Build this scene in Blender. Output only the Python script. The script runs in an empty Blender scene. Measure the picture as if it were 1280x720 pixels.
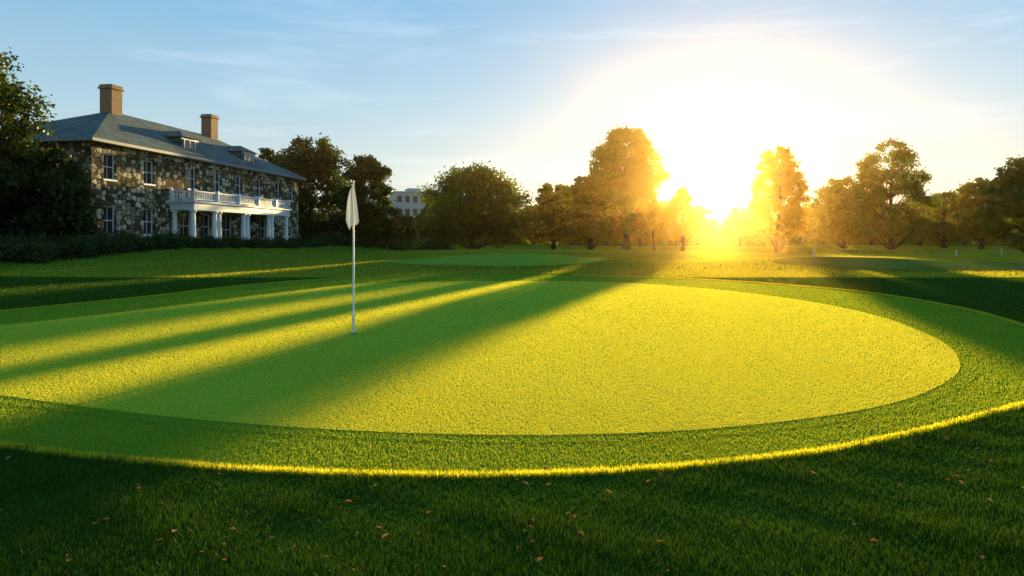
import bpy, math, random
import numpy as np
from mathutils import Vector
rng=np.random.default_rng(7); random.seed(7)
scene=bpy.context.scene
scene.view_settings.view_transform='Standard'
scene.view_settings.look='None'
scene.view_settings.exposure=0
F=853.0; H=1.4; HY=298.0
AZ=math.radians(16.95); EL=math.radians(4.2)
sunv=Vector((math.sin(AZ)*math.cos(EL),math.cos(AZ)*math.cos(EL),math.sin(EL)))

# ------------------------------------------------------------ helpers
def sstep(a,b,v):
    t=np.clip((v-a)/(b-a),0,1); return t*t*(3-2*t)
def terrain(x,y):
    x=np.asarray(x,float); y=np.asarray(y,float)
    z=np.zeros(np.broadcast(x,y).shape)
    z=z+0.60*np.exp(-((x-0.0)/5.5)**2-((y-37)/4.5)**2)*sstep(27,31,y)
    z=z+0.35*np.exp(-((x-17)/7.)**2-((y-36)/5.)**2)*sstep(27,31,y)
    z=z+0.9*sstep(-12,-24,x)*sstep(20,42,y)
    far=sstep(30,60,y)
    z=z+far*0.22*(np.sin(x*0.11+1.3)*np.cos(y*0.09+0.4))
    z=z+sstep(120,400,np.hypot(x,y))*1.0
    return z
def tz(x,y): return float(terrain(x,y))
def P(px,D): return ((px-640)/F*D, D)

def newmat(name):
    m=bpy.data.materials.new(name); m.use_nodes=True
    nt=m.node_tree; nt.nodes.clear()
    return m,nt,nt.nodes,nt.links
def N(nt,t,**kw):
    n=nt.nodes.new(t)
    for k,v in kw.items():
        if hasattr(n,k): setattr(n,k,v)
        else: n.inputs[k].default_value=v
    return n
def ramp(nt,stops,interp='LINEAR'):
    r=nt.nodes.new('ShaderNodeValToRGB'); r.color_ramp.interpolation=interp
    e=r.color_ramp.elements
    e[0].position=stops[0][0]; e[0].color=(*stops[0][1],1)
    e[1].position=stops[-1][0]; e[1].color=(*stops[-1][1],1)
    for p,c in stops[1:-1]:
        k=e.new(p); k.color=(*c,1)
    return r
def principled(name,col,rough=0.6,noise=None,bump=0.0,scale=5.0,spec=0.4,metal=0):
    m,nt,ns,ln=newmat(name)
    out=N(nt,'ShaderNodeOutputMaterial'); b=N(nt,'ShaderNodeBsdfPrincipled')
    b.inputs['Roughness'].default_value=rough; b.inputs['Specular IOR Level'].default_value=spec
    b.inputs['Metallic'].default_value=metal
    tc=N(nt,'ShaderNodeTexCoord'); nz=N(nt,'ShaderNodeTexNoise'); nz.inputs['Scale'].default_value=scale; nz.inputs['Detail'].default_value=6
    ln.new(tc.outputs['Object'],nz.inputs['Vector'])
    c2=noise if noise else tuple(c*0.75 for c in col)
    r=ramp(nt,[(0.3,c2),(0.7,col)]); ln.new(nz.outputs['Fac'],r.inputs['Fac']); ln.new(r.outputs['Color'],b.inputs['Base Color'])
    if bump:
        bp=N(nt,'ShaderNodeBump'); bp.inputs['Strength'].default_value=bump; bp.inputs['Distance'].default_value=0.02
        ln.new(nz.outputs['Fac'],bp.inputs['Height']); ln.new(bp.outputs['Normal'],b.inputs['Normal'])
    ln.new(b.outputs[0],out.inputs[0]); return m

def mesh_np(name,verts,faces,mats,matidx=None,smooth=False):
    """faces: (n,k) array"""
    me=bpy.data.meshes.new(name)
    verts=np.asarray(verts,np.float32); faces=np.asarray(faces,np.int32)
    k=faces.shape[1]; nf=len(faces)
    me.vertices.add(len(verts)); me.vertices.foreach_set('co',verts.ravel())
    me.loops.add(nf*k); me.loops.foreach_set('vertex_index',faces.ravel())
    me.polygons.add(nf)
    me.polygons.foreach_set('loop_start',np.arange(0,nf*k,k,dtype=np.int32))
    me.polygons.foreach_set('loop_total',np.full(nf,k,np.int32))
    if matidx is not None: me.polygons.foreach_set('material_index',np.asarray(matidx,np.int32))
    if smooth: me.polygons.foreach_set('use_smooth',np.ones(nf,bool))
    me.update(calc_edges=True)
    for m in mats: me.materials.append(m)
    o=bpy.data.objects.new(name,me); scene.collection.objects.link(o); return o
def mesh_py(name,verts,faces,mat,parent=None,smooth=False):
    me=bpy.data.meshes.new(name); me.from_pydata([tuple(v) for v in verts],[],faces); me.update()
    if mat: me.materials.append(mat)
    if smooth:
        for p in me.polygons: p.use_smooth=True
    o=bpy.data.objects.new(name,me); scene.collection.objects.link(o)
    if parent: o.parent=parent
    return o
class MB:
    def __init__(s): s.v=[]; s.f=[]
    def box(s,x0,x1,y0,y1,z0,z1):
        b=len(s.v)
        s.v+= [(x0,y0,z0),(x1,y0,z0),(x1,y1,z0),(x0,y1,z0),(x0,y0,z1),(x1,y0,z1),(x1,y1,z1),(x0,y1,z1)]
        s.f+= [tuple(b+i for i in q) for q in [(0,3,2,1),(4,5,6,7),(0,1,5,4),(1,2,6,5),(2,3,7,6),(3,0,4,7)]]
    def face(s,pts):
        b=len(s.v); s.v+=list(pts); s.f.append(tuple(range(b,b+len(pts))))
    def cyl(s,x,y,profile,n=16):
        b=len(s.v)
        for (r,z) in profile:
            for i in range(n):
                a=2*math.pi*i/n; s.v.append((x+r*math.cos(a),y+r*math.sin(a),z))
        for j in range(len(profile)-1):
            for i in range(n):
                s.f.append((b+j*n+i,b+j*n+(i+1)%n,b+(j+1)*n+(i+1)%n,b+(j+1)*n+i))
        s.f.append(tuple(b+(len(profile)-1)*n+i for i in range(n)))
        s.f.append(tuple(b+i for i in reversed(range(n))))
    def obj(s,name,mat,parent=None,smooth=False): return mesh_py(name,s.v,s.f,mat,parent,smooth)

# ------------------------------------------------------------ world
w=bpy.data.worlds.new("World"); scene.world=w; w.use_nodes=True
nt=w.node_tree; nt.nodes.clear(); ln=nt.links
out=N(nt,'ShaderNodeOutputWorld'); bg=N(nt,'ShaderNodeBackground'); bg.inputs['Strength'].default_value=1.0
sky=N(nt,'ShaderNodeTexSky'); sky.sky_type='NISHITA'; sky.sun_disc=False
sky.sun_elevation=EL; sky.sun_rotation=AZ; sky.air_density=1.0; sky.dust_density=0.4; sky.ozone_density=2.0
skm=N(nt,'ShaderNodeVectorMath',operation='SCALE'); skm.inputs['Scale'].default_value=0.05
ln.new(sky.outputs[0],skm.inputs[0])
tc=N(nt,'ShaderNodeTexCoord')
sxyz=N(nt,'ShaderNodeSeparateXYZ'); ln.new(tc.outputs['Generated'],sxyz.inputs[0])
zr=ramp(nt,[(0.0,(0.60,0.60,0.54)),(0.06,(0.55,0.61,0.60)),(0.18,(0.36,0.54,0.66)),(0.36,(0.15,0.40,0.66)),(1.0,(0.07,0.22,0.44))])
ln.new(sxyz.outputs[2],zr.inputs['Fac'])
a0=N(nt,'ShaderNodeVectorMath',operation='ADD'); ln.new(skm.outputs[0],a0.inputs[0]); ln.new(zr.outputs[0],a0.inputs[1])
dt=N(nt,'ShaderNodeVectorMath',operation='DOT_PRODUCT'); ln.new(tc.outputs['Generated'],dt.inputs[0]); dt.inputs[1].default_value=sunv
mx=N(nt,'ShaderNodeMath',operation='MAXIMUM'); ln.new(dt.outputs['Value'],mx.inputs[0]); mx.inputs[1].default_value=0
acc=a0.outputs[0]
for pw,amp,col in [(9,0.06,(1,0.93,0.82)),(70,0.08,(1,0.86,0.62)),(700,1.0,(1,0.80,0.42)),(4500,28.0,(1,0.88,0.6))]:
    p=N(nt,'ShaderNodeMath',operation='POWER'); ln.new(mx.outputs[0],p.inputs[0]); p.inputs[1].default_value=pw
    s=N(nt,'ShaderNodeVectorMath',operation='SCALE'); s.inputs[0].default_value=tuple(c*amp for c in col); ln.new(p.outputs[0],s.inputs['Scale'])
    a=N(nt,'ShaderNodeVectorMath',operation='ADD'); ln.new(acc,a.inputs[0]); ln.new(s.outputs[0],a.inputs[1]); acc=a.outputs[0]
# thin cirrus
mp=N(nt,'ShaderNodeMapping'); mp.inputs['Rotation'].default_value=(0.0,math.radians(24),0.2); mp.inputs['Scale'].default_value=(1.3,2.0,11)
ln.new(tc.outputs['Generated'],mp.inputs['Vector'])
nz=N(nt,'ShaderNodeTexNoise'); nz.inputs['Scale'].default_value=1.6; nz.inputs['Detail'].default_value=7; nz.inputs['Roughness'].default_value=0.6; nz.inputs['Distortion'].default_value=0.4
ln.new(mp.outputs[0],nz.inputs['Vector'])
cr=ramp(nt,[(0.52,(0,0,0)),(0.8,(0.24,0.20,0.17))]); ln.new(nz.outputs['Fac'],cr.inputs['Fac'])
a=N(nt,'ShaderNodeVectorMath',operation='ADD'); ln.new(acc,a.inputs[0]); ln.new(cr.outputs[0],a.inputs[1])
ln.new(a.outputs[0],bg.inputs['Color']); ln.new(bg.outputs[0],out.inputs[0])

# ------------------------------------------------------------ sun
sl=bpy.data.lights.new('sun','SUN'); sl.energy=16; sl.angle=math.radians(0.6); sl.color=(1,0.72,0.28)
so=bpy.data.objects.new('sun',sl); scene.collection.objects.link(so)
so.rotation_euler=(-sunv).to_track_quat('-Z','Y').to_euler(); so.location=(30,100,30)

# ------------------------------------------------------------ camera
cam=bpy.data.cameras.new('camera'); co=bpy.data.objects.new('camera',cam); scene.collection.objects.link(co)
co.location=(0,0,H); co.rotation_euler=(math.radians(90),0,0)
cam.lens=24; cam.sensor_width=36; cam.shift_y=-(360-HY)/1280; cam.clip_end=5000; cam.clip_start=0.05
scene.camera=co

# ------------------------------------------------------------ materials: grass
def grass_sheet(name,c1,c2,c3,nscale,gl_col,gl,gr=0.62,stripe=None):
    m,nt,ns,ln=newmat(name)
    out=N(nt,'ShaderNodeOutputMaterial'); tc=N(nt,'ShaderNodeTexCoord')
    n1=N(nt,'ShaderNodeTexNoise'); n1.inputs['Scale'].default_value=nscale; n1.inputs['Detail'].default_value=8; n1.inputs['Roughness'].default_value=0.65
    n2=N(nt,'ShaderNodeTexNoise'); n2.inputs['Scale'].default_value=nscale*60; n2.inputs['Detail'].default_value=4
    ln.new(tc.outputs['Object'],n1.inputs['Vector']); ln.new(tc.outputs['Object'],n2.inputs['Vector'])
    mm=N(nt,'ShaderNodeMath',operation='MULTIPLY_ADD'); ln.new(n2.outputs['Fac'],mm.inputs[0]); mm.inputs[1].default_value=0.45
    sc=N(nt,'ShaderNodeMath',operation='MULTIPLY'); ln.new(n1.outputs['Fac'],sc.inputs[0]); sc.inputs[1].default_value=0.6
    ln.new(sc.outputs[0],mm.inputs[2])
    r=ramp(nt,[(0.38,c1),(0.52,c2),(0.68,c3)]); ln.new(mm.outputs[0],r.inputs['Fac'])
    d=N(nt,'ShaderNodeBsdfDiffuse'); ln.new(r.outputs[0],d.inputs['Color'])
    g=N(nt,'ShaderNodeBsdfGlossy'); g.inputs['Color'].default_value=(*gl_col,1); g.inputs['Roughness'].default_value=gr
    bp=N(nt,'ShaderNodeBump'); bp.inputs['Strength'].default_value=0.5; bp.inputs['Distance'].default_value=0.01
    ln.new(n2.outputs['Fac'],bp.inputs['Height']); ln.new(bp.outputs[0],d.inputs['Normal']); 
    mix=N(nt,'ShaderNodeMixShader'); mix.inputs[0].default_value=gl; ln.new(d.outputs[0],mix.inputs[1]); ln.new(g.outputs[0],mix.inputs[2])
    ln.new(mix.outputs[0],out.inputs[0]); return m
def blade_mat(name,cols,tcol,tfac,spec=0.2,nsc=1.3,rnd=0.5):
    m,nt,ns,ln=newmat(name)
    out=N(nt,'ShaderNodeOutputMaterial'); geo=N(nt,'ShaderNodeNewGeometry'); tc=N(nt,'ShaderNodeTexCoord')
    n1=N(nt,'ShaderNodeTexNoise'); n1.inputs['Scale'].default_value=nsc; n1.inputs['Detail'].default_value=6; n1.inputs['Roughness'].default_value=0.7
    ln.new(tc.outputs['Object'],n1.inputs['Vector'])
    av=N(nt,'ShaderNodeMath',operation='MULTIPLY_ADD'); ln.new(geo.outputs['Random Per Island'],av.inputs[0]); av.inputs[1].default_value=rnd
    hf=N(nt,'ShaderNodeMath',operation='MULTIPLY'); ln.new(n1.outputs['Fac'],hf.inputs[0]); hf.inputs[1].default_value=1-rnd
    ln.new(hf.outputs[0],av.inputs[2])
    r=ramp(nt,[(0.15,cols[0]),(0.5,cols[1]),(0.85,cols[2])]); ln.new(av.outputs[0],r.inputs['Fac'])
    d=N(nt,'ShaderNodeBsdfDiffuse'); ln.new(r.outputs[0],d.inputs['Color'])
    t=N(nt,'ShaderNodeBsdfTranslucent'); t.inputs['Color'].default_value=(*tcol,1)
    mix=N(nt,'ShaderNodeMixShader'); mix.inputs[0].default_value=tfac; ln.new(d.outputs[0],mix.inputs[1]); ln.new(t.outputs[0],mix.inputs[2])
    last=mix.outputs[0]
    if spec:
        g=N(nt,'ShaderNodeBsdfGlossy'); g.inputs['Color'].default_value=(0.8,0.85,0.5,1); g.inputs['Roughness'].default_value=0.4
        m2=N(nt,'ShaderNodeMixShader'); m2.inputs[0].default_value=spec; ln.new(last,m2.inputs[1]); ln.new(g.outputs[0],m2.inputs[2]); last=m2.outputs[0]
    ln.new(last,out.inputs[0]); return m

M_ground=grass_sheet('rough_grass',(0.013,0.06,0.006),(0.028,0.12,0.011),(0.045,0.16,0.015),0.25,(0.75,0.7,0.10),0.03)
M_fringe=grass_sheet('fringe_grass',(0.03,0.14,0.010),(0.045,0.20,0.015),(0.07,0.26,0.02),0.8,(0.8,0.75,0.10),0.03)
M_green=grass_sheet('putting_grass',(0.04,0.27,0.03),(0.05,0.33,0.035),(0.07,0.38,0.045),0.6,(0.9,0.75,0.12),0.03)
M_fair=grass_sheet('fairway_grass',(0.04,0.18,0.015),(0.06,0.24,0.02),(0.09,0.29,0.025),0.4,(0.85,0.75,0.14),0.10)
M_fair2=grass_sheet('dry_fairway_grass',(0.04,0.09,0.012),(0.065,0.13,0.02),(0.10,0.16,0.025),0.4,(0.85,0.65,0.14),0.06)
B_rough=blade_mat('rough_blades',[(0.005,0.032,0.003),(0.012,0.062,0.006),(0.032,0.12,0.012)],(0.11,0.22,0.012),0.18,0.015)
B_lit_edge=blade_mat('lit_edge_blades',[(0.03,0.12,0.01),(0.05,0.18,0.015),(0.08,0.24,0.02)],(0.95,0.85,0.03),0.55,0.03,nsc=3)  # strong yellow translucency puts the sunlit lip into the blade colour
B_fringe=blade_mat('fringe_blades',[(0.03,0.14,0.008),(0.045,0.20,0.012),(0.07,0.26,0.016)],(0.56,0.62,0.02),0.42,0.03)
B_green=blade_mat('putting_blades',[(0.035,0.27,0.03),(0.045,0.33,0.035),(0.065,0.40,0.045)],(0.98,0.84,0.05),0.56,0.02,rnd=0.2)
B_fair=blade_mat('fairway_blades',[(0.03,0.13,0.010),(0.045,0.18,0.015),(0.07,0.24,0.02)],(0.72,0.62,0.03),0.38,0.02,nsc=0.2)

# ------------------------------------------------------------ outlines (ground metres, from the tape)
def unproj(pts):
    o=[]
    for x,y in pts:
        D=H*F/(y-HY); o.append(((x-640)/F*D,D))
    return o
def catmull(pts,n=10):
    o=[]; L=len(pts)
    for i in range(L):
        p0,p1,p2,p3=[np.array(pts[(i+k-1)%L]) for k in range(4)]
        for j in range(n):
            t=j/n
            o.append(0.5*((2*p1)+(-p0+p2)*t+(2*p0-5*p1+4*p2-p3)*t*t+(-p0+3*p1-3*p2+p3)*t**3))
    return np.array(o)
green_px=[(1200,456),(1170,486),(1080,514),(900,537),(700,546),(500,543),(300,531),(120,512),(-60,485),(-190,452),(-150,424),(0,408),(180,388),(330,369),(450,356),(600,352),(760,353),(880,361),(990,374),(1090,394),(1170,424)]
fringe_px=[(1345,450),(1320,490),(1190,530),(1050,561),(880,582),(680,594),(480,595),(300,587),(120,572),(-80,545),(-330,500),(-370,440),(-200,408),(0,390),(180,372),(320,356),(450,347),(620,343),(800,346),(950,354),(1080,366),(1200,386),(1300,416)]
G=catmull(unproj(green_px)); R=catmull(unproj(fringe_px))
def offset_poly(Pg,d):
    c=np.roll(Pg,-1,0)-np.roll(Pg,1,0); n=np.stack([c[:,1],-c[:,0]],1); n/=np.linalg.norm(n,axis=1)[:,None]
    A=np.sum(Pg[:,0]*np.roll(Pg[:,1],-1)-np.roll(Pg[:,0],-1)*Pg[:,1])
    return Pg+n*d*(1 if A>0 else -1)
C=offset_poly(G,0.17); RI=offset_poly(R,-0.02); RO=offset_poly(R,0.06)
def inside(poly,x,y):
    r=np.zeros(len(x),bool); L=len(poly)
    for i in range(L):
        x1,y1=poly[i]; x2,y2=poly[(i+1)%L]
        if y1==y2: continue
        c=((y1>y)!=(y2>y))&(x<(x2-x1)*(y-y1)/(y2-y1)+x1)
        r^=c
    return r
def sheet(name,poly,z,mat):
    return mesh_py(name,[(p[0],p[1],z) for p in poly],[tuple(range(len(poly)))],mat)
sheet('fringe',R,0.004,M_fringe); sheet('collar',C,0.008,M_fringe); sheet('putting_green',G,0.012,M_green)

# ground sheet
def axis(lo,hi,n,c0,sc):
    t=np.linspace(math.asinh((lo-c0)/sc),math.asinh((hi-c0)/sc),n); return c0+sc*np.sinh(t)
xs=axis(-1800,1800,340,0,14); ys=axis(-300,2500,380,30,16)
X,Y=np.meshgrid(xs,ys); Z=terrain(X,Y)
nx=len(xs); ny=len(ys)
idx=np.arange(nx*ny).reshape(ny,nx)
fc=np.stack([idx[:-1,:-1],idx[:-1,1:],idx[1:,1:],idx[1:,:-1]],-1).reshape(-1,4)
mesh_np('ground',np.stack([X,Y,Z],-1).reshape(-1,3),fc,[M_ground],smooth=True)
def ell_sheet(name,cx,cy,rx,ry,mat,rot=0,off=0.03):
    rings=14; seg=64; v=[(cx,cy,tz(cx,cy)+off)]; f=[]
    for i in range(1,rings+1):
        for j in range(seg):
            a=2*math.pi*j/seg; k=i/rings*(1+0.06*math.sin(3*a+cx)+0.04*math.sin(2*a))
            dx=rx*k*math.cos(a); dy=ry*k*math.sin(a)
            x=cx+dx*math.cos(rot)-dy*math.sin(rot); y=cy+dx*math.sin(rot)+dy*math.cos(rot)
            v.append((x,y,tz(x,y)+off))
    for j in range(seg): f.append((0,1+j,1+(j+1)%seg))
    for i in range(rings-1):
        for j in range(seg):
            a=1+i*seg+j; b=1+i*seg+(j+1)%seg; f.append((a,a+seg,b+seg,b))
    mesh_py(name,v,f,mat,smooth=True)
ell_sheet('fairway',-0.5,38,6.8,6.8,M_fair,off=0.045)
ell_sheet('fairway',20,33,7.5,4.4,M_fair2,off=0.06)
ell_sheet('fairway',45,62,26,7,M_fair)
ell_sheet('fairway',8,70,18,10,M_fair)

# ------------------------------------------------------------ grass blades
def sample(N_,D0,D1,s0,s1):
    D=np.exp(rng.uniform(math.log(D0),math.log(D1),N_)); s=rng.uniform(s0,s1,N_); return D*s,D
def blades(name,x,y,z0,h,wk,mat,lean=0.35,hvar=0.35):
    n=len(x); a=rng.uniform(0,2*math.pi,n)
    hh=h*(1+rng.uniform(-hvar,hvar,n)); wd=wk*np.hypot(x,y)*0.5*rng.uniform(0.7,1.3,n)
    la=rng.uniform(0,2*math.pi,n); lm=np.abs(rng.normal(0,lean,n))*hh
    v=np.zeros((n,3,3))
    z=z0+terrain(x,y)
    v[:,0]=np.stack([x-np.cos(a)*wd,y-np.sin(a)*wd,z],1)
    v[:,1]=np.stack([x+np.cos(a)*wd,y+np.sin(a)*wd,z],1)
    v[:,2]=np.stack([x+np.cos(la)*lm,y+np.sin(la)*lm,z+hh],1)
    return mesh_np(name,v.reshape(-1,3),np.arange(n*3).reshape(n,3),[mat])
x,y=sample(2500000,4.2,26,-1.0,0.8); k=inside(G,x,y); blades('putting_green_grass',x[k],y[k],0.012,0.006,0.0008,B_green,lean=0.25,hvar=0.08)
x,y=sample(1100000,3.8,30,-1.2,1.1); kR=inside(R,x,y); kC=inside(C,x,y); k=kR&~kC
blades('fringe_grass',x[k],y[k],0.004,0.013,0.0009,B_fringe,hvar=0.2)
kc=kC&~inside(G,x,y); blades('collar_grass',x[kc],y[kc],0.008,0.010,0.0009,B_fringe,hvar=0.2)
nE=90000; seg=rng.integers(0,len(R),nE); t=rng.uniform(0,1,nE)[:,None]; q=rng.uniform(0,1,nE)[:,None]
A_=RI[seg]*(1-t)+RI[(seg+1)%len(R)]*t; B_=RO[seg]*(1-t)+RO[(seg+1)%len(R)]*t; E=A_*(1-q)+B_*q
kk=(E[:,1]<26)&(rng.uniform(0,1,nE)<0.75+0.25*np.sin(E[:,0]*5+np.sin(E[:,0]*13))); E=E[kk]
blades('fringe_lit_edge_grass',E[:,0],E[:,1],0.0,0.032,0.0011,B_lit_edge,lean=0.5,hvar=0.4)  # ring of yellower blades added along the fringe for its sunlit lip
x,y=sample(1400000,1.7,45,-1.15,1.1); k=~inside(R,x,y)
x=x[k];y=y[k]
cl=0.75+0.3*np.sin(x*3.1+np.sin(y*2.3))*np.sin(y*4.3+np.sin(x*3.7))+0.2*np.sin(x*11+y*3)*np.sin(y*9-x*4)+rng.uniform(-.2,.2,len(x))
kn=(y<24)
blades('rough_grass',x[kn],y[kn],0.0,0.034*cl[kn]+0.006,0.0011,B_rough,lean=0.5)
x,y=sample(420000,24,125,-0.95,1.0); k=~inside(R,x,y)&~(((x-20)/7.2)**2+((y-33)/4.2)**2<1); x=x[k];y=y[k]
blades('fairway_blades',x,y,0.02,0.045,0.0010,B_fair,lean=0.4)

# fallen leaves
M_fl=blade_mat('dry_leaf',[(0.16,0.05,0.015),(0.30,0.13,0.04),(0.42,0.25,0.10)],(0.6,0.25,0.05),0.15,0)
v=[];f=[]
for i in range(190):
    if i<140:
        D=math.exp(random.uniform(math.log(2.6),math.log(5.5))); xx=random.uniform(-.85,.85)*D
    else:
        D=random.uniform(6,20); xx=random.uniform(.2,1)*D
    if inside(R,np.array([xx]),np.array([D]))[0]: continue
    s=random.uniform(0.008,0.017); a=random.uniform(0,6.28); c,sn=math.cos(a),math.sin(a)
    zz=random.uniform(0.03,0.04); b=len(v)
    for (px,py,pz) in [(-1.3,0,0),(-.4,.7,.35),(.5,.55,.3),(1.3,0,.1),(.5,-.55,.35),(-.4,-.7,.3),(0,0,0)]:
        v.append((xx+(px*c-py*sn)*s,D+(px*sn+py*c)*s,zz+pz*s*1.3+px*s*0.3*math.sin(i)))
    f+=[(b+6,b+k,b+(k+1)%6) for k in range(6)]
mesh_py('fallen_leaves',v,f,M_fl)

# ------------------------------------------------------------ flagstick
M_white=principled('white_paint',(0.8,0.8,0.8),0.35,(0.72,0.72,0.72),scale=8)
M_cloth=blade_mat('flag_cloth',[(0.62,0.62,0.64),(0.66,0.66,0.68),(0.70,0.70,0.72)],(0.6,0.6,0.62),0.2,0)
M_dark=principled('cup_dark',(0.02,0.02,0.02),0.8)
fx,fy=-2.31,9.95
fs=bpy.data.objects.new('golf_flagstick',None); scene.collection.objects.link(fs); fs.location=(fx,fy,0.012)
b=MB(); b.cyl(0,0,[(0.015,-0.1),(0.015,0.02),(0.021,0.03),(0.021,0.30),(0.014,0.33),(0.013,1.4),(0.010,2.2),(0.012,2.205),(0.014,2.22),(0.010,2.235)]); b.obj('pole',M_white,fs,True)
b=MB(); b.cyl(0,0,[(0.054,0.006),(0.054,0.008)],24); b.obj('cup_hole',M_dark,fs)
b=MB()
n=24
for i in range(n):
    a0=2*math.pi*i/n;a1=2*math.pi*(i+1)/n
    b.face([(0.054*math.cos(a0),0.054*math.sin(a0),.009),(0.060*math.cos(a0),0.060*math.sin(a0),.009),(0.060*math.cos(a1),0.060*math.sin(a1),.009),(0.054*math.cos(a1),0.054*math.sin(a1),.009)])
b.obj('cup_rim',M_white,fs)
# limp flag: cloth hanging in soft vertical folds, wrapped partly round the pole
vs=[];fsx=[];nu=36;nv=30
for j in range(nv+1):
    t=j/nv
    for i in range(nu+1):
        u=i/nu
        wl=0.025+0.075*(1-math.exp(-3.0*t))
        wr=0.015+0.065*(t**0.8)
        xx=-wl+(wl+wr)*(1-u)
        yy=-0.05+0.034*math.sin(u*15+t*1.5)*(0.3+0.8*t)+0.012*math.sin(u*31+2*t)*t
        zz=2.17-0.05*u-t*(0.50+0.10*math.sin(u*3.1)+0.05*math.sin(u*9+1))
        vs.append((xx,yy,zz))
for j in range(nv):
    for i in range(nu):
        a=j*(nu+1)+i; fsx.append((a,a+1,a+nu+2,a+nu+1))
mesh_py('flag',vs,fsx,M_cloth,fs,True)

# ------------------------------------------------------------ trees
def leaf_mat(name,c0,c1,c2,t,tf):
    return blade_mat(name,[c0,c1,c2],t,tf,0.03,nsc=0.5)
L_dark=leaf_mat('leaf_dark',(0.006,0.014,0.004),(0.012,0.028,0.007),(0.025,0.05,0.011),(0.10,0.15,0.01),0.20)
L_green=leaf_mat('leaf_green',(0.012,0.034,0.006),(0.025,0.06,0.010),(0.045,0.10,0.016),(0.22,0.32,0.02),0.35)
L_glow=leaf_mat('leaf_glow_gold',(0.03,0.025,0.005),(0.06,0.042,0.006),(0.10,0.065,0.008),(0.75,0.42,0.01),0.42)  # autumn gold, with the backlit glow near the sun put into the colour
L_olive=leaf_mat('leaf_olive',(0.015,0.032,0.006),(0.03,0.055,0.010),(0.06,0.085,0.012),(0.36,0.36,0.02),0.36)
M_bark=principled('bark',(0.07,0.05,0.035),0.9,(0.03,0.022,0.016),0.6,6)
def tube(p0,p1,r0,r1,V,Fq,n=7):
    p0=np.array(p0,float);p1=np.array(p1,float); d=p1-p0; L=np.linalg.norm(d); 
    if L<1e-6: return
    d/=L; a=np.cross(d,[0.3,0.9,0.1]); a/=np.linalg.norm(a); c=np.cross(d,a); b=len(V)
    for (p,r) in ((p0,r0),(p1,r1)):
        for i in range(n):
            t=2*math.pi*i/n; V.append(p+r*(math.cos(t)*a+math.sin(t)*c))
    for i in range(n): Fq.append((b+i,b+(i+1)%n,b+n+(i+1)%n,b+n+i))
def leafquads(cen,s):
    n=len(cen)
    a=rng.normal(size=(n,3)); a/=np.linalg.norm(a,axis=1)[:,None]
    r=rng.normal(size=(n,3)); c=np.cross(a,r); c/=np.linalg.norm(c,axis=1)[:,None]
    s=(s*rng.uniform(0.6,1.35,n))[:,None]
    return np.stack([cen-a*s,cen-c*s*0.55,cen+a*s,cen+c*s*0.55],1).reshape(-1,3)
def clump_pts(cs,rs,dens_n,soft=0.18):
    tot=np.sum(rs**2); out=[]
    for c,r in zip(cs,rs):
        n=int(dens_n*r*r/tot)+5
        d=rng.normal(size=(n,3)); d/=np.linalg.norm(d,axis=1)[:,None]
        rad=r*(rng.uniform(0.15,1.0,n)**0.5)*(1+rng.normal(0,soft,n))
        p=d*rad[:,None]; p[:,2]*=0.72; out.append(p+c)
    return np.concatenate(out)
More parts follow.
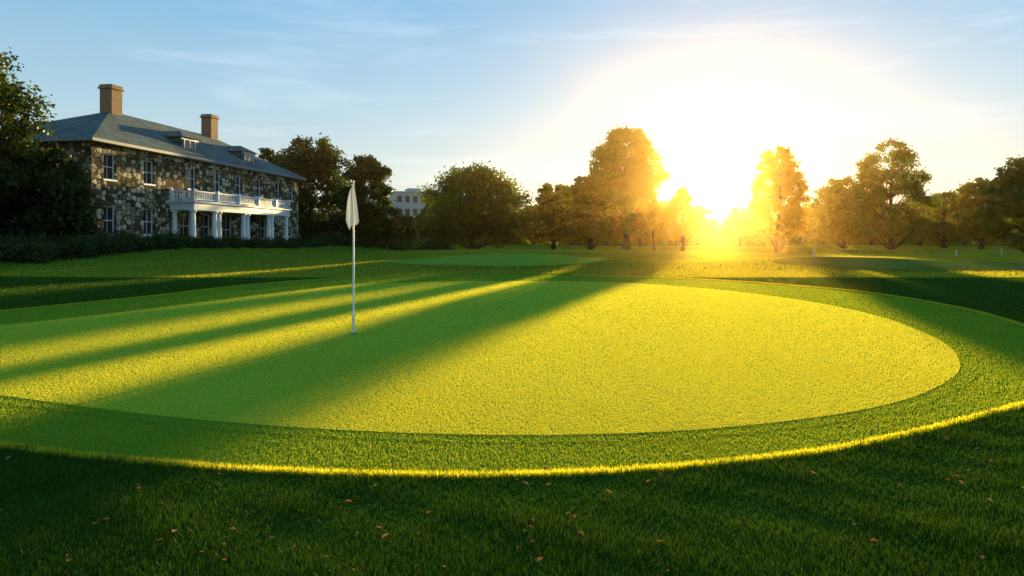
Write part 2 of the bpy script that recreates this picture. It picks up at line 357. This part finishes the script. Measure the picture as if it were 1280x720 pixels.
def tree(name,x,y,h,cw,base,mat,n=9000,shape='round',leaf=0.2,nclump=60,trunk=0.28,crad=0.15):
    z0=tz(x,y)-0.1; V=[];Fq=[]
    ch=h-base; cs=[];rs=[]
    tries=0; lob=[random.uniform(0,6.28) for _ in range(3)]
    while len(cs)<nclump and tries<5000:
        tries+=1
        u=random.uniform(0.0,0.97)
        if shape=='round': prof=math.sin(math.pi*min(1,(u*0.80+0.16)))**0.55
        elif shape=='oval': prof=(math.sin(math.pi*min(1,(u*0.74+0.24))))**0.75
        elif shape=='vase': prof=math.sin(math.pi*min(1,u*0.78+0.18))**0.8
        else: prof=1
        r=crad*cw*random.uniform(0.45,1.0)*(0.62 if u>0.85 else 1)
        a=random.uniform(0,6.283)
        lobe=1+0.16*math.sin(2*a+lob[0]+3*u)+0.12*math.sin(3*a+lob[1]-5*u)
        R_=max(0.05,prof*lobe*cw/2-r*0.7)
        q=R_*math.sqrt(random.uniform(0.15,1))
        c=np.array([x+q*math.cos(a),y+q*math.sin(a),z0+base+u*ch*0.97-(r*0.3)])
        if any(np.linalg.norm(c-o)<0.62*max(r,o_r) for o,o_r in zip(cs,rs)): continue
        cs.append(c);rs.append(r)
    rs=np.array(rs)
    pts=[]; kx=random.uniform(-.3,.3);ky=random.uniform(-.3,.3); m=8
    for i in range(m+1):
        t=i/m; pts.append((x+kx*t*t+0.12*math.sin(t*5+x),y+ky*t*t,z0+t*h*0.9))
    rr=[trunk*(1.5 if i==0 else 1)*(1-0.88*(i/m)) for i in range(m+1)]
    for i in range(m): tube(pts[i],pts[i+1],rr[i],rr[i+1],V,Fq,9)
    for c,r in zip(cs,rs):
        tt=max(0.12,min(0.95,((c[2]-z0)/h-0.12)/0.9)); i=min(m-1,int(tt*m)); p=np.array(pts[i])
        mid=(p+c)/2+np.array([0,0,-0.1*r])
        br=max(0.03,trunk*0.26*(1-tt*0.6)); tube(p,mid,br,br*0.6,V,Fq,5); tube(mid,c,br*0.6,0.02,V,Fq,5)
        for _ in range(3):
            e=c+rng.normal(0,0.45,3)*r; tube(c,e,0.025,0.01,V,Fq,4)
    lp=clump_pts(cs,rs,n)
    stray=rng.integers(0,len(lp),n//8); lp=np.concatenate([lp,lp[stray]+rng.normal(0,0.035*cw,(len(stray),3))])
    LV=leafquads(lp,leaf)
    V=np.array(V); nb=len(V); nl=len(lp)
    faces=np.concatenate([np.array(Fq),nb+np.arange(nl*4).reshape(nl,4)])
    mi=np.concatenate([np.zeros(len(Fq)),np.ones(nl)])
    return mesh_np(name,np.concatenate([V,LV]),faces,[M_bark,mat],mi)
def shrubmass(name,cs,rs,mat,n,leaf=0.12):
    cs=np.array(cs);rs=np.array(rs); V=[];Fq=[]
    for c,r in zip(cs,rs):
        g=tz(c[0],c[1])
        for _ in range(2): tube((c[0]+random.uniform(-.2,.2),c[1],g-0.1),c+rng.normal(0,.3,3)*r,0.04,0.015,V,Fq,4)
    lp=clump_pts(cs,rs,n); gz=terrain(lp[:,0],lp[:,1]); lp=lp[lp[:,2]>gz]
    LV=leafquads(lp,leaf); nb=len(V); nl=len(lp)
    faces=np.concatenate([np.array(Fq),nb+np.arange(nl*4).reshape(nl,4)])
    return mesh_np(name,np.concatenate([np.array(V),LV]),faces,[M_bark,mat],np.concatenate([np.zeros(len(Fq)),np.ones(nl)]))
def TP(name,px,D,topy,wpx,basey,mat,**k):
    x,y=P(px,D); h=H+(HY-topy)/F*D-tz(x,y); base=max(0.3,H+(HY-basey)/F*D-tz(x,y))
    return tree(name,x,y,h,wpx/F*D,base,mat,**k)
# left edge & around the house
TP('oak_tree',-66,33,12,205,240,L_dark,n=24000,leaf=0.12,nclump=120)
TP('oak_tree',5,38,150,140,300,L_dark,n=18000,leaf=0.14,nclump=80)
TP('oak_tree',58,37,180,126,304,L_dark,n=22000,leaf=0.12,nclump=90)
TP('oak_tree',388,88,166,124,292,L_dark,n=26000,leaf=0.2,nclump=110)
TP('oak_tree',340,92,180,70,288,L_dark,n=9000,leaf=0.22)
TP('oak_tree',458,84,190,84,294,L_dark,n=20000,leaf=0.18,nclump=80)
TP('maple_tree',590,90,204,138,292,L_green,n=26000,leaf=0.19,nclump=115,trunk=0.4)
TP('maple_tree',552,110,238,70,292,L_dark,n=9000,leaf=0.24)
TP('maple_tree',692,96,226,68,294,L_olive,n=16000,leaf=0.19,nclump=75)
TP('elm_tree',782,84,156,112,248,L_green,n=26000,leaf=0.17,nclump=115,trunk=0.42,crad=0.13)
TP('maple_tree',738,76,212,76,295,L_olive,n=20000,leaf=0.16,nclump=85)
TP('maple_tree',783.5,74,236,22,286,L_olive,n=5000,leaf=0.15,nclump=30,trunk=0.15,crad=0.3)
TP('maple_tree',818,76,236,10,284,L_glow,n=3000,leaf=0.14,nclump=24,trunk=0.10,crad=0.5)
TP('maple_tree',853,75,230,40,292,L_glow,n=12000,leaf=0.15,nclump=60,crad=0.18,trunk=0.2,shape='oval')
TP('sweetgum_tree',974,75,174,78,293,L_glow,n=21000,leaf=0.15,nclump=115,shape='oval',crad=0.12,trunk=0.3)
TP('maple_tree',1054,92,218,88,295,L_olive,n=18000,leaf=0.18,nclump=90)
TP('oak_tree',1114,84,168,112,287,L_green,n=20000,leaf=0.16,nclump=110,shape='oval',crad=0.11,trunk=0.3)
TP('maple_tree',1180,105,236,78,294,L_green,n=12000,leaf=0.21,nclump=60)
TP('maple_tree',1226,92,218,64,293,L_olive,n=13000,leaf=0.18)
TP('maple_tree',1284,60,188,104,298,L_green,n=20000,leaf=0.15,nclump=90)
TP('maple_tree',1400,75,170,120,290,L_green,n=9000,leaf=0.2)
TP('maple_tree',-260,40,60,200,290,L_dark,n=9000,leaf=0.18)
# farther, lower trees filling the gaps
for px,top,wd,mt in [(668,255,60,L_olive),(715,248,70,L_olive),(757,247,66,L_olive),(800,246,70,L_glow),(838,247,60,L_glow),(872,256,46,L_glow),(925,257,52,L_glow),(1000,252,60,L_olive),(1030,250,60,L_olive),(1090,250,70,L_olive),(1150,248,70,L_green),(1205,248,60,L_olive),(1255,250,60,L_green),(504,268,44,L_dark),(543,250,46,L_dark)]:
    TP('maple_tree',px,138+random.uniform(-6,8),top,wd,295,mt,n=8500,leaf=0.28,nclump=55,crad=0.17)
# distant treeline
cs=[];rs=[]
for i in range(190):
    px=random.uniform(380,1500); D=random.uniform(155,205)
    x_,y_=P(px,D); r=random.uniform(2.2,4.0); zt=random.uniform(3,8)
    if 870<px<940: zt=random.uniform(2,5)
    for zz in np.arange(1,zt,r*0.8):
        cs.append((x_+random.uniform(-1,1),y_,tz(x_,y_)+zz)); rs.append(r*(1-0.03*zz))
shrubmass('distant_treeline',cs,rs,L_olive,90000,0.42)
# hedge beside the house
cs=[];rs=[]
for i in range(170):
    t=random.random()**1.3; y_=25+t*50; x_=-22.4+2.0*t+random.uniform(-1.6,1.4)*(1.3-t*0.6)
    r=random.uniform(0.45,0.85)*(1.1-0.3*t); cs.append((x_,y_,tz(x_,y_)+r*0.5)); rs.append(r)
shrubmass('hedge',cs,rs,L_dark,70000,0.07)
cs=[];rs=[]
for i in range(60):
    px=random.uniform(395,560); D=random.uniform(78,90); x_,y_=P(px,D); r=random.uniform(0.6,1.3)
    cs.append((x_,y_,tz(x_,y_)+r*0.4)); rs.append(r)
shrubmass('hedge',cs,rs,L_dark,9000,0.14)

# ------------------------------------------------------------ house
def stone():
    m,nt,ns,ln=newmat('fieldstone'); out=N(nt,'ShaderNodeOutputMaterial'); b=N(nt,'ShaderNodeBsdfPrincipled'); b.inputs['Roughness'].default_value=0.9; b.inputs['Specular IOR Level'].default_value=0.1
    tc=N(nt,'ShaderNodeTexCoord'); mp=N(nt,'ShaderNodeMapping'); mp.inputs['Scale'].default_value=(1.0,1.0,1.4)
    ln.new(tc.outputs['Object'],mp.inputs['Vector'])
    vo=N(nt,'ShaderNodeTexVoronoi'); vo.inputs['Scale'].default_value=2.2; vo.inputs['Randomness'].default_value=0.6
    ve=N(nt,'ShaderNodeTexVoronoi',feature='DISTANCE_TO_EDGE'); ve.inputs['Scale'].default_value=2.2; ve.inputs['Randomness'].default_value=0.6
    ln.new(mp.outputs[0],vo.inputs['Vector']); ln.new(mp.outputs[0],ve.inputs['Vector'])
    sp=N(nt,'ShaderNodeSeparateColor'); ln.new(vo.outputs['Color'],sp.inputs[0])
    r=ramp(nt,[(0.0,(0.05,0.035,0.018)),(0.30,(0.12,0.09,0.045)),(0.5,(0.24,0.19,0.105)),(0.7,(0.42,0.36,0.23)),(1,(0.58,0.52,0.37))]); ln.new(sp.outputs[0],r.inputs['Fac'])
    e=ramp(nt,[(0.04,(1,1,1)),(0.10,(0,0,0))]); ln.new(ve.outputs['Distance'],e.inputs['Fac'])
    mx=N(nt,'ShaderNodeMix',data_type='RGBA'); ln.new(e.outputs[0],mx.inputs[0]); ln.new(r.outputs[0],mx.inputs[6]); mx.inputs[7].default_value=(0.035,0.025,0.015,1)
    ln.new(mx.outputs[2],b.inputs['Base Color'])
    bp=N(nt,'ShaderNodeBump'); bp.inputs['Strength'].default_value=0.8; bp.inputs['Distance'].default_value=0.05; ln.new(ve.outputs['Distance'],bp.inputs['Height']); ln.new(bp.outputs['Normal'],b.inputs['Normal'])
    ln.new(b.outputs[0],out.inputs[0]); return m
M_stone=stone()
def slate():
    m,nt,ns,ln=newmat('slate_roof'); out=N(nt,'ShaderNodeOutputMaterial'); b=N(nt,'ShaderNodeBsdfPrincipled'); b.inputs['Roughness'].default_value=0.75; b.inputs['Specular IOR Level'].default_value=0.2
    tc=N(nt,'ShaderNodeTexCoord'); 
    wv=N(nt,'ShaderNodeTexBrick'); wv.inputs['Scale'].default_value=1.0; wv.inputs['Brick Width'].default_value=0.6; wv.inputs['Row Height'].default_value=0.36; wv.inputs['Mortar Size'].default_value=0.02
    wv.inputs['Color1'].default_value=(0.055,0.09,0.09,1); wv.inputs['Color2'].default_value=(0.115,0.165,0.155,1); wv.inputs['Mortar'].default_value=(0.02,0.03,0.03,1)
    sx=N(nt,'ShaderNodeSeparateXYZ'); ln.new(tc.outputs['Object'],sx.inputs[0])
    ad=N(nt,'ShaderNodeMath',operation='ADD'); ln.new(sx.outputs[0],ad.inputs[0]); ln.new(sx.outputs[1],ad.inputs[1])
    mu=N(nt,'ShaderNodeMath',operation='MULTIPLY'); ln.new(sx.outputs[2],mu.inputs[0]); mu.inputs[1].default_value=1.7
    cx=N(nt,'ShaderNodeCombineXYZ'); ln.new(ad.outputs[0],cx.inputs[0]); ln.new(mu.outputs[0],cx.inputs[1]); ln.new(cx.outputs[0],wv.inputs['Vector'])
    nz=N(nt,'ShaderNodeTexNoise'); nz.inputs['Scale'].default_value=0.7; nz.inputs['Detail'].default_value=5; ln.new(tc.outputs['Object'],nz.inputs['Vector'])
    mx=N(nt,'ShaderNodeMix',data_type='RGBA',blend_type='MULTIPLY'); mx.inputs[0].default_value=0.8; ln.new(wv.outputs['Color'],mx.inputs[6]); 
    r=ramp(nt,[(0.3,(0.5,0.6,0.62)),(0.7,(1.2,1.2,1.12))]); ln.new(nz.outputs['Fac'],r.inputs['Fac']); ln.new(r.outputs[0],mx.inputs[7])
    ln.new(mx.outputs[2],b.inputs['Base Color']); ln.new(b.outputs[0],out.inputs[0]); return m
M_slate=slate()
M_brick=principled('chimney_brick',(0.34,0.19,0.08),0.85,(0.17,0.09,0.045),0.4,6)
M_glass=principled('window_glass',(0.03,0.035,0.04),0.08,(0.02,0.025,0.03),spec=0.5)
M_trim=principled('trim_white',(0.76,0.77,0.78),0.5,(0.68,0.69,0.70))
M_porchfloor=principled('porch_floor',(0.25,0.25,0.25),0.7)
M_trimg=principled('eave_paint',(0.22,0.23,0.24),0.6)
hs=bpy.data.objects.new('stone_house',None); scene.collection.objects.link(hs)
Z0=0.75; hs.location=(-26.5,43,Z0); hs.rotation_euler=(0,0,math.atan2(.989,.148))
Lh,Wh,Eh,Rh=28.5,10.0,6.75,10.25
def wall(name,O,ux,L_,H_,ops,nrm,mat,thick=0.25):
    """O origin, ux unit vector, nrm outward"""
    xsb=sorted(set([0,L_]+[o[0] for o in ops]+[o[1] for o in ops])); zb=sorted(set([0,H_]+[o[2] for o in ops]+[o[3] for o in ops]))
    b=MB(); pt=lambda t,z,d=0:(O[0]+ux[0]*t-nrm[0]*d,O[1]+ux[1]*t-nrm[1]*d,O[2]+z)
    for i in range(len(xsb)-1):
        for j in range(len(zb)-1):
            cx=(xsb[i]+xsb[i+1])/2; cz=(zb[j]+zb[j+1])/2
            if any(o[0]<cx<o[1] and o[2]<cz<o[3] for o in ops): continue
            b.face([pt(xsb[i],zb[j]),pt(xsb[i+1],zb[j]),pt(xsb[i+1],zb[j+1]),pt(xsb[i],zb[j+1])])
    g=MB(); fr=MB()
    for (a,c,d,e) in ops:
        b.face([pt(a,d),pt(a,d,thick),pt(a,e,thick),pt(a,e)]); b.face([pt(c,d),pt(c,e),pt(c,e,thick),pt(c,d,thick)])
        b.face([pt(a,e),pt(a,e,thick),pt(c,e,thick),pt(c,e)]); b.face([pt(a,d),pt(c,d),pt(c,d,thick),pt(a,d,thick)])
        g.face([pt(a,d,thick-.02),pt(c,d,thick-.02),pt(c,e,thick-.02),pt(a,e,thick-.02)])
        def bar(t0,t1,z0,z1,d0,d1):
            q=[pt(t0,z0,d0),pt(t1,z0,d0),pt(t1,z1,d0),pt(t0,z1,d0),pt(t0,z0,d1),pt(t1,z0,d1),pt(t1,z1,d1),pt(t0,z1,d1)]
            k=len(fr.v); fr.v+=q; fr.f+=[tuple(k+i for i in s) for s in [(0,1,2,3),(4,7,6,5),(0,4,5,1),(1,5,6,2),(2,6,7,3),(3,7,4,0)]]
        s=0.06
        bar(a,a+s,d,e,.15,.22);bar(c-s,c,d,e,.15,.22);bar(a+s,c-s,e-s,e,.155,.22);bar(a+s,c-s,d,d+s,.155,.22)
        m_=(d+e)/2; bar(a+s,c-s,m_-.025,m_+.025,.17,.22)
        k=(a+c)/2; bar(k-.012,k+.012,d+s,m_-.025,.20,.22); bar(k-.012,k+.012,m_+.025,e-s,.20,.22)
        bar(a-.08,c+.08,d-.10,d-.003,-.06,.05)
    b.obj(name,mat,hs); g.obj(name+'_glass',M_glass,hs); fr.obj(name+'_window_frames',M_trim,hs)
up=[(t-.55,t+.55,4.5,6.15) for t in (1.6,5.4,10.4,13.8,17.0,20.4,24.0,26.9)]
lo=[(t-.55,t+.55,0.9,2.75) for t in (1.6,5.4,26.0)]
pw=[(t-.7,t+.7,0.6,2.6) for t in (9.6,12.2,18.6,21.2)]+[(14.7,16.1,0.15,2.6)]
wall('front_wall',(0,0,0),(1,0),Lh,Eh,up+lo+pw,(0,-1),M_stone)
wall('side_wall',(0,Wh,0),(0,-1),Wh,Eh,[(t-.55,t+.55,z,z+1.7) for t in (2,5,8) for z in (0.9,4.5)],(-1,0),M_stone)
wall('rear_wall',(Lh,Wh,0),(-1,0),Lh,Eh,[(t-.55,t+.55,z,z+1.7) for t in (3,8,14,20,25) for z in (0.9,4.5)],(0,1),M_stone)
wall('end_wall',(Lh,0,0),(0,1),Wh,Eh,[(t-.55,t+.55,z,z+1.7) for t in (2.5,7.5) for z in (0.9,4.5)],(1,0),M_stone)
def hip(name,x0,x1,y0,y1,ze,zr,inset,ov,mat):
    b=MB(); a=[(x0-ov,y0-ov,ze),(x1+ov,y0-ov,ze),(x1+ov,y1+ov,ze),(x0-ov,y1+ov,ze)]
    ym=(y0+y1)/2; r0=(x0+inset,ym,zr); r1=(x1-inset,ym,zr)
    b.face([a[0],a[1],r1,r0]); b.face([a[1],a[2],r1]); b.face([a[2],a[3],r0,r1]); b.face([a[3],a[0],r0])
    b.obj(name,mat,hs)
    e=MB(); t=.2
    e.box(x0-ov,x1+ov,y0-ov,y1+ov,ze-t,ze-.004); e.obj(name+'_eave',M_trimg,hs)
hip('roof',0,Lh,0,Wh,Eh+.2,Rh,7.8,0.6,M_slate)
b=MB(); b.box(4,13,Wh+.01,Wh+7,0,5.6); b.obj('wing_walls',M_stone,hs); hip('wing_roof',4,13,Wh+.2,Wh+7,5.8,8.2,3.5,.5,M_slate)
for i,(cx,hh) in enumerate([(7.9,12.2),(20.6,12.25)]):
    b=MB(); b.box(cx-.55,cx+.55,4.5,5.5,9.0,hh-.35); b.obj('chimney',M_brick,hs)
    b=MB(); b.box(cx-.65,cx+.65,4.4,5.6,hh-.35,hh-.2); b.box(cx-.57,cx+.57,4.48,5.52,hh-.2,hh-.02); b.obj('chimney_cap',M_brick,hs)
b=MB(); b.cyl(6.5,12.6,[(.35,7),(.35,10.4),(.45,10.42),(.45,10.6),(.1,11)]); b.obj('roof_vent',M_slate,hs)
for cx in (11.4,20.3):
    yb=0.9; zf=7.45; wd=1.05; hh=1.15
    b=MB(); 
    b.face([(cx-wd,yb,zf),(cx+wd,yb,zf),(cx+wd,yb,zf+hh),(cx-wd,yb,zf+hh)])
    b.face([(cx-wd,yb,zf),(cx-wd,yb,zf+hh),(cx-wd,yb+2.6,zf+hh)]); b.face([(cx+wd,yb,zf),(cx+wd,yb+2.6,zf+hh),(cx+wd,yb,zf+hh)])
    b.obj('dormer',M_slate,hs)
    b=MB(); o=.28; zt=zf+hh
    A=[(cx-wd-o,yb-o,zt),(cx+wd+o,yb-o,zt),(cx+wd+o,yb+2.8,zt),(cx-wd-o,yb+2.8,zt)]; r0=(cx,yb+.8,zt+.65); r1=(cx,yb+3.4,zt+.65)
    b.face([A[0],A[1],r0]); b.face([A[1],A[2],r1,r0]); b.face([A[3],A[0],r0,r1]); b.obj('dormer_roof',M_slate,hs)
    b=MB(); b.box(cx-wd-.05,cx+wd+.05,yb-.08,yb-.003,zt-.16,zt-.005)
    for q in (-.75,-.04,.67): b.box(cx+q,cx+q+.08,yb-.06,yb-.004,zf+.12,zt-.165)
    b.box(cx-.78,cx+.78,yb-.09,yb-.004,zf+.03,zf+.115); b.obj('dormer_trim',M_trim,hs)
    b=MB(); b.box(cx-.67,cx+.67,yb-.03,yb-.002,zf+.12,zt-.17); b.obj('dormer_glass',M_glass,hs)
px0,px1,pd=7.6,22.6,2.0
b=MB(); b.box(px0-.1,px1+.1,-pd-.1,-.01,-.6,.12); b.obj('porch_floor',M_porchfloor,hs)
b=MB()
for cx in (px0+.25,px0+3.0,px0+3.6,px0+7.2,px0+7.8,px0+11.4,px0+12.0,px1-.25):
    b.cyl(cx,-pd+.25,[(.28,.12),(.28,.25),(.20,.3),(.21,1.2),(.17,2.55),(.26,2.62),(.26,2.75)],14)
b.cyl(px0+.25,-.25,[(.28,.12),(.28,.25),(.20,.3),(.17,2.55),(.26,2.62),(.26,2.75)],14)
b.obj('porch_columns',M_trim,hs)
b=MB(); b.box(px0,px1,-pd,-.01,2.75,3.3); b.box(px0-.15,px1+.15,-pd-.15,-.012,3.3,3.45); b.obj('porch_entablature',M_trim,hs)
b=MB()
def rail(x0,y0,x1,y1):
    n=int(max(abs(x1-x0),abs(y1-y0))/.22)
    for z0_,z1_,q in ((3.53,3.6,.05),(4.1,4.2,.07)):
        b.box(min(x0,x1)-q,max(x0,x1)+q,min(y0,y1)-q,max(y0,y1)+q,z0_,z1_)
    for i in range(n+1):
        t=i/n; xx=x0+(x1-x0)*t; yy=y0+(y1-y0)*t; w_=.03
        if i%14==0 or i==n: b.box(xx-.12,xx+.12,yy-.12,yy+.12,3.455,4.32)
        else: b.box(xx-w_,xx+w_,yy-w_,yy+w_,3.6,4.1)
rail(px0+.1,-pd+.1,px1-.1,-pd+.1); rail(px0+.1,-pd+.1,px0+.1,-.1); rail(px1-.1,-pd+.1,px1-.1,-.1)
b.obj('porch_balustrade',M_trim,hs)

# distant building
M_conc=principled('pale_render',(0.5,0.5,0.48),0.8,(0.42,0.42,0.40))
db=bpy.data.objects.new('office_building',None); scene.collection.objects.link(db); bx,by=P(516,165); db.location=(bx,by,tz(bx,by)-1.6); db.rotation_euler=(0,0,math.radians(20))
b=MB(); b.box(-5,5,-4,4,0,12.6); b.box(-5.2,5.2,-4.2,4.2,12.6,12.9); b.box(-1.5,1.5,-2,2,12.9,13.8); b.obj('walls',M_conc,db)
b=MB()
for fl in range(4):
    for k in range(5): b.box(-4.5+k*1.85,-3.4+k*1.85,-4.03,-3.9,1.0+fl*3.1,2.6+fl*3.1)
b.obj('windows',M_glass,db)

# small course markers
M_mk=principled('marker_wood',(0.6,0.55,0.45),0.7)
for px,D in ((1017,38),(1195,58),(484,80),(1252,60)):
    x_,y_=P(px,D); b=MB(); b.cyl(0,0,[(.07,-.1),(.06,.4),(.09,.42),(.09,.5),(.03,.55)],10); o=b.obj('marker_post',M_mk); o.location=(x_,y_,tz(x_,y_))

# ------------------------------------------------------------ orange haze volume, added to carry the golden glow around the sun
m,nt,ns,ln=newmat('haze'); out=N(nt,'ShaderNodeOutputMaterial'); vs_=N(nt,'ShaderNodeVolumeScatter')
vs_.inputs['Color'].default_value=(1,0.62,0.18,1); vs_.inputs['Density'].default_value=0.00034; vs_.inputs['Anisotropy'].default_value=0.90
ln.new(vs_.outputs[0],out.inputs['Volume'])
b=MB(); b.box(-70,110,12,122,-3,20); b.obj('glow_haze',m)
